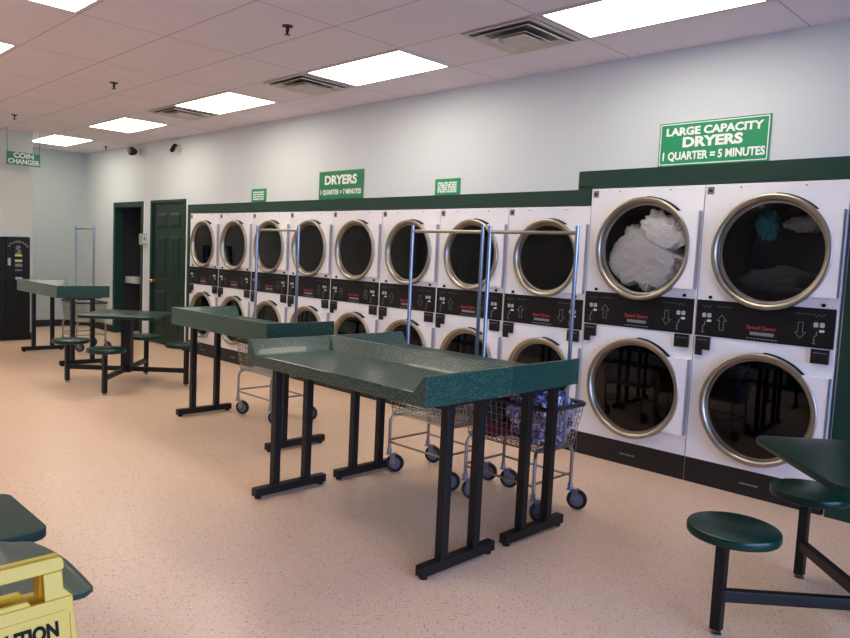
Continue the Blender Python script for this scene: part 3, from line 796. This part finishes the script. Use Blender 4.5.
# ---------------------------------------------------------------- waiting seats, bottom left
t = empty('waiting_bench', (6.75, -4.3, 0), 0, 'dark green moulded waiting seat joined to a square side table, bottom left corner', 'bench')
b = MB(); b.prism(rrect(-.52, 0, -.20, .295, .06, 8), 'z', .405, .442); b.obj('side_table', 'matte_seat', t, bevel=.006, smooth=40)
sh = MB(); nu, nv = 25, 30; cx, hwid, yf = .287, .268, .262
prof = [(0, .416), (.004, .426), (.02, .432), (.08, .435), (.2, .43), (.33, .425), (.42, .45), (.47, .52), (.51, .65), (.53, .80)]
def pr(v):
    s_ = v * (len(prof) - 1); i = min(int(s_), len(prof) - 2); f = s_ - i
    return [prof[i][k] + (prof[i + 1][k] - prof[i][k]) * f for k in (0, 1)]
top, bot = [], []
for j in range(nv + 1):
    d_, z = pr(j / nv); row, row2 = [], []
    q = min(1, d_ / .16 + .02); k = (1 - (1 - q) ** 2.6) ** (1 / 2.6)
    for i in range(nu + 1):
        u = -1 + 2 * i / nu; kk = (.80 + .20 * (1 - (1 - min(1, d_ / .06)) ** 2) - .07 * max(0, d_ - .06) / .3) if u > 0 else .62 + .38 * k; x = cx + hwid * u * kk
        yy = yf - d_ - (.03 if u < 0 else .008) * (u * u) * (1 - min(1, d_ / .3))
        zz_ = z + (.012 * u * u if .1 < d_ < .44 else 0)
        row.append(sh.b.verts.new((x, yy, zz_))); row2.append(sh.b.verts.new((x, yy - (.0 if d_ < .44 else .014), zz_ - (.016 if d_ < .44 else 0))))
    top.append(row); bot.append(row2)
for j in range(nv):
    for i in range(nu):
        sh.b.faces.new((top[j][i], top[j][i + 1], top[j + 1][i + 1], top[j + 1][i])); sh.b.faces.new((bot[j][i], bot[j + 1][i], bot[j + 1][i + 1], bot[j][i + 1]))
for i in range(nu):
    sh.b.faces.new((top[0][i], bot[0][i], bot[0][i + 1], top[0][i + 1])); sh.b.faces.new((top[nv][i], top[nv][i + 1], bot[nv][i + 1], bot[nv][i]))
for j in range(nv):
    sh.b.faces.new((top[j][0], top[j + 1][0], bot[j + 1][0], bot[j][0])); sh.b.faces.new((top[j][nu], bot[j][nu], bot[j + 1][nu], top[j + 1][nu]))
sh.obj('seat_shell', 'seat', t, 50)
MB().box(-.5, .5, -.1, -.04, .335, .395).obj('beam', 'post', t, bevel=.004)
for x in (-.3, .28):
    MB().box(x - .05, x + .05, -.14, .0, .392, .41).obj('seat_bracket', 'post', t)
    MB().box(x - .025, x + .025, -.095, -.045, .04, .34).box(x - .025, x + .025, -.32, .16, .0, .04).obj('leg', 'post', t)

# caution sign
t = empty('wet_floor_sign', (7.41, -4.322, 0), 0, 'yellow folding caution floor sign at the bottom left corner', 'floor sign')
def sign_panel(lean, name):
    """an upright panel in the plane x = 0 then leaned about its top edge"""
    Rm = Matrix.Translation((0, 0, .611)) @ Matrix.Rotation(lean, 4, 'Y') @ Matrix.Translation((0, 0, -.625))
    b = MB(); w0, w1 = -.009, .009
    def pr_(poly): b.prism(poly, 'x', w0, w1)
    pr_([(-.165, .014), (.165, .014), (.148, .515), (-.148, .515)])                      # body
    for s_ in (-1, 1):
        pr_([(s_ * .148, .515), (s_ * .126, .540), (s_ * .126, .588), (s_ * .077, .588), (s_ * .077, .515)][::s_])
    pr_([(-.126, .588), (-.132, .596), (-.130, .620), (-.122, .626), (.122, .626), (.130, .620), (.132, .596), (.126, .588)])
    pr_([(-.045, .515), (.045, .515), (.034, .530), (-.034, .530)])
    b.b.transform(Rm); o = b.obj(name, 'yellow', t, bevel=.003)
    return o, Rm
fp, Rm = sign_panel(-math.radians(13), 'front_panel')
bp_, Rb = sign_panel(math.radians(13), 'back_panel')
for o_ in (bp_,): o_.location.x = -.02
rim_ = MB()
rim_.box(.009, .012, -.13, .13, .475, .481).box(.009, .012, -.142, -.136, .03, .47).box(.009, .012, .136, .142, .03, .47); rim_.b.transform(Rm); rim_.obj('raised_edge', 'yellow', fp)
for s_ in (-1, 1): MB().box(-.05, -.006, s_ * .083 - .009, s_ * .083 + .009, .505, .585).obj('hinge_tab', 'orange', t)
text('CAUTION', 'lettering', 'black_shade', (0, 0, 0), .052, fp, Rm @ Matrix.Translation((.0105, .012, .436)) @ Matrix.Rotation(PI / 2, 4, 'Z') @ Matrix.Rotation(PI / 2, 4, 'X'), .8, .0025)

# ---------------------------------------------------------------- light, sky, camera
world = bpy.data.worlds.new('sky'); scene.world = world; world.use_nodes = True
nt = world.node_tree; bg = nt.nodes['Background']
bg.inputs[0].default_value = (.46, .60, 1.0, 1); bg.inputs[1].default_value = 14.0
pl = bpy.data.lights.new('window_portal', 'AREA'); pl.shape = 'RECTANGLE'; pl.size = WY1 - WY0; pl.size_y = WZ1 - WZ0
pl.cycles.is_portal = True
po = bpy.data.objects.new('window_portal', pl); COL.objects.link(po); po.location = (XR + .15, (WY0 + WY1) / 2, (WZ0 + WZ1) / 2); po.rotation_euler = (PI / 2, 0, PI / 2)

yaw, pitch, roll, f = .778, -.0847, .0466, 722.5464
cy, sy, cp, sp, cr, sr = math.cos(yaw), math.sin(yaw), math.cos(pitch), math.sin(pitch), math.cos(roll), math.sin(roll)
F = Vector((-sy * cp, cy * cp, sp)); R_ = Vector((cy, sy, 0)); U = R_.cross(F)
R2_ = R_ * cr + U * sr; U2 = U * cr - R_ * sr
cam = bpy.data.cameras.new('camera'); co = bpy.data.objects.new('camera', cam); COL.objects.link(co)
mw = Matrix.Identity(4)
for i in range(3):
    mw[i][0], mw[i][1], mw[i][2] = R2_[i], U2[i], -F[i]
mw[0][3], mw[1][3], mw[2][3] = 9.4644, -4.8869, 1.4807
co.matrix_world = mw
cam.sensor_fit = 'HORIZONTAL'; cam.sensor_width = 36; cam.lens = f * 36 / 850; cam.clip_start = .05
scene.camera = co
vs = scene.view_settings; vs.view_transform = 'Standard'; vs.look = 'None'; vs.gamma = 1; vs.use_curve_mapping = False; vs.exposure = 0.0
scene.cycles.max_bounces = 10; scene.cycles.diffuse_bounces = 6; scene.cycles.transparent_max_bounces = 12
scene.cycles.sample_clamp_indirect = 6
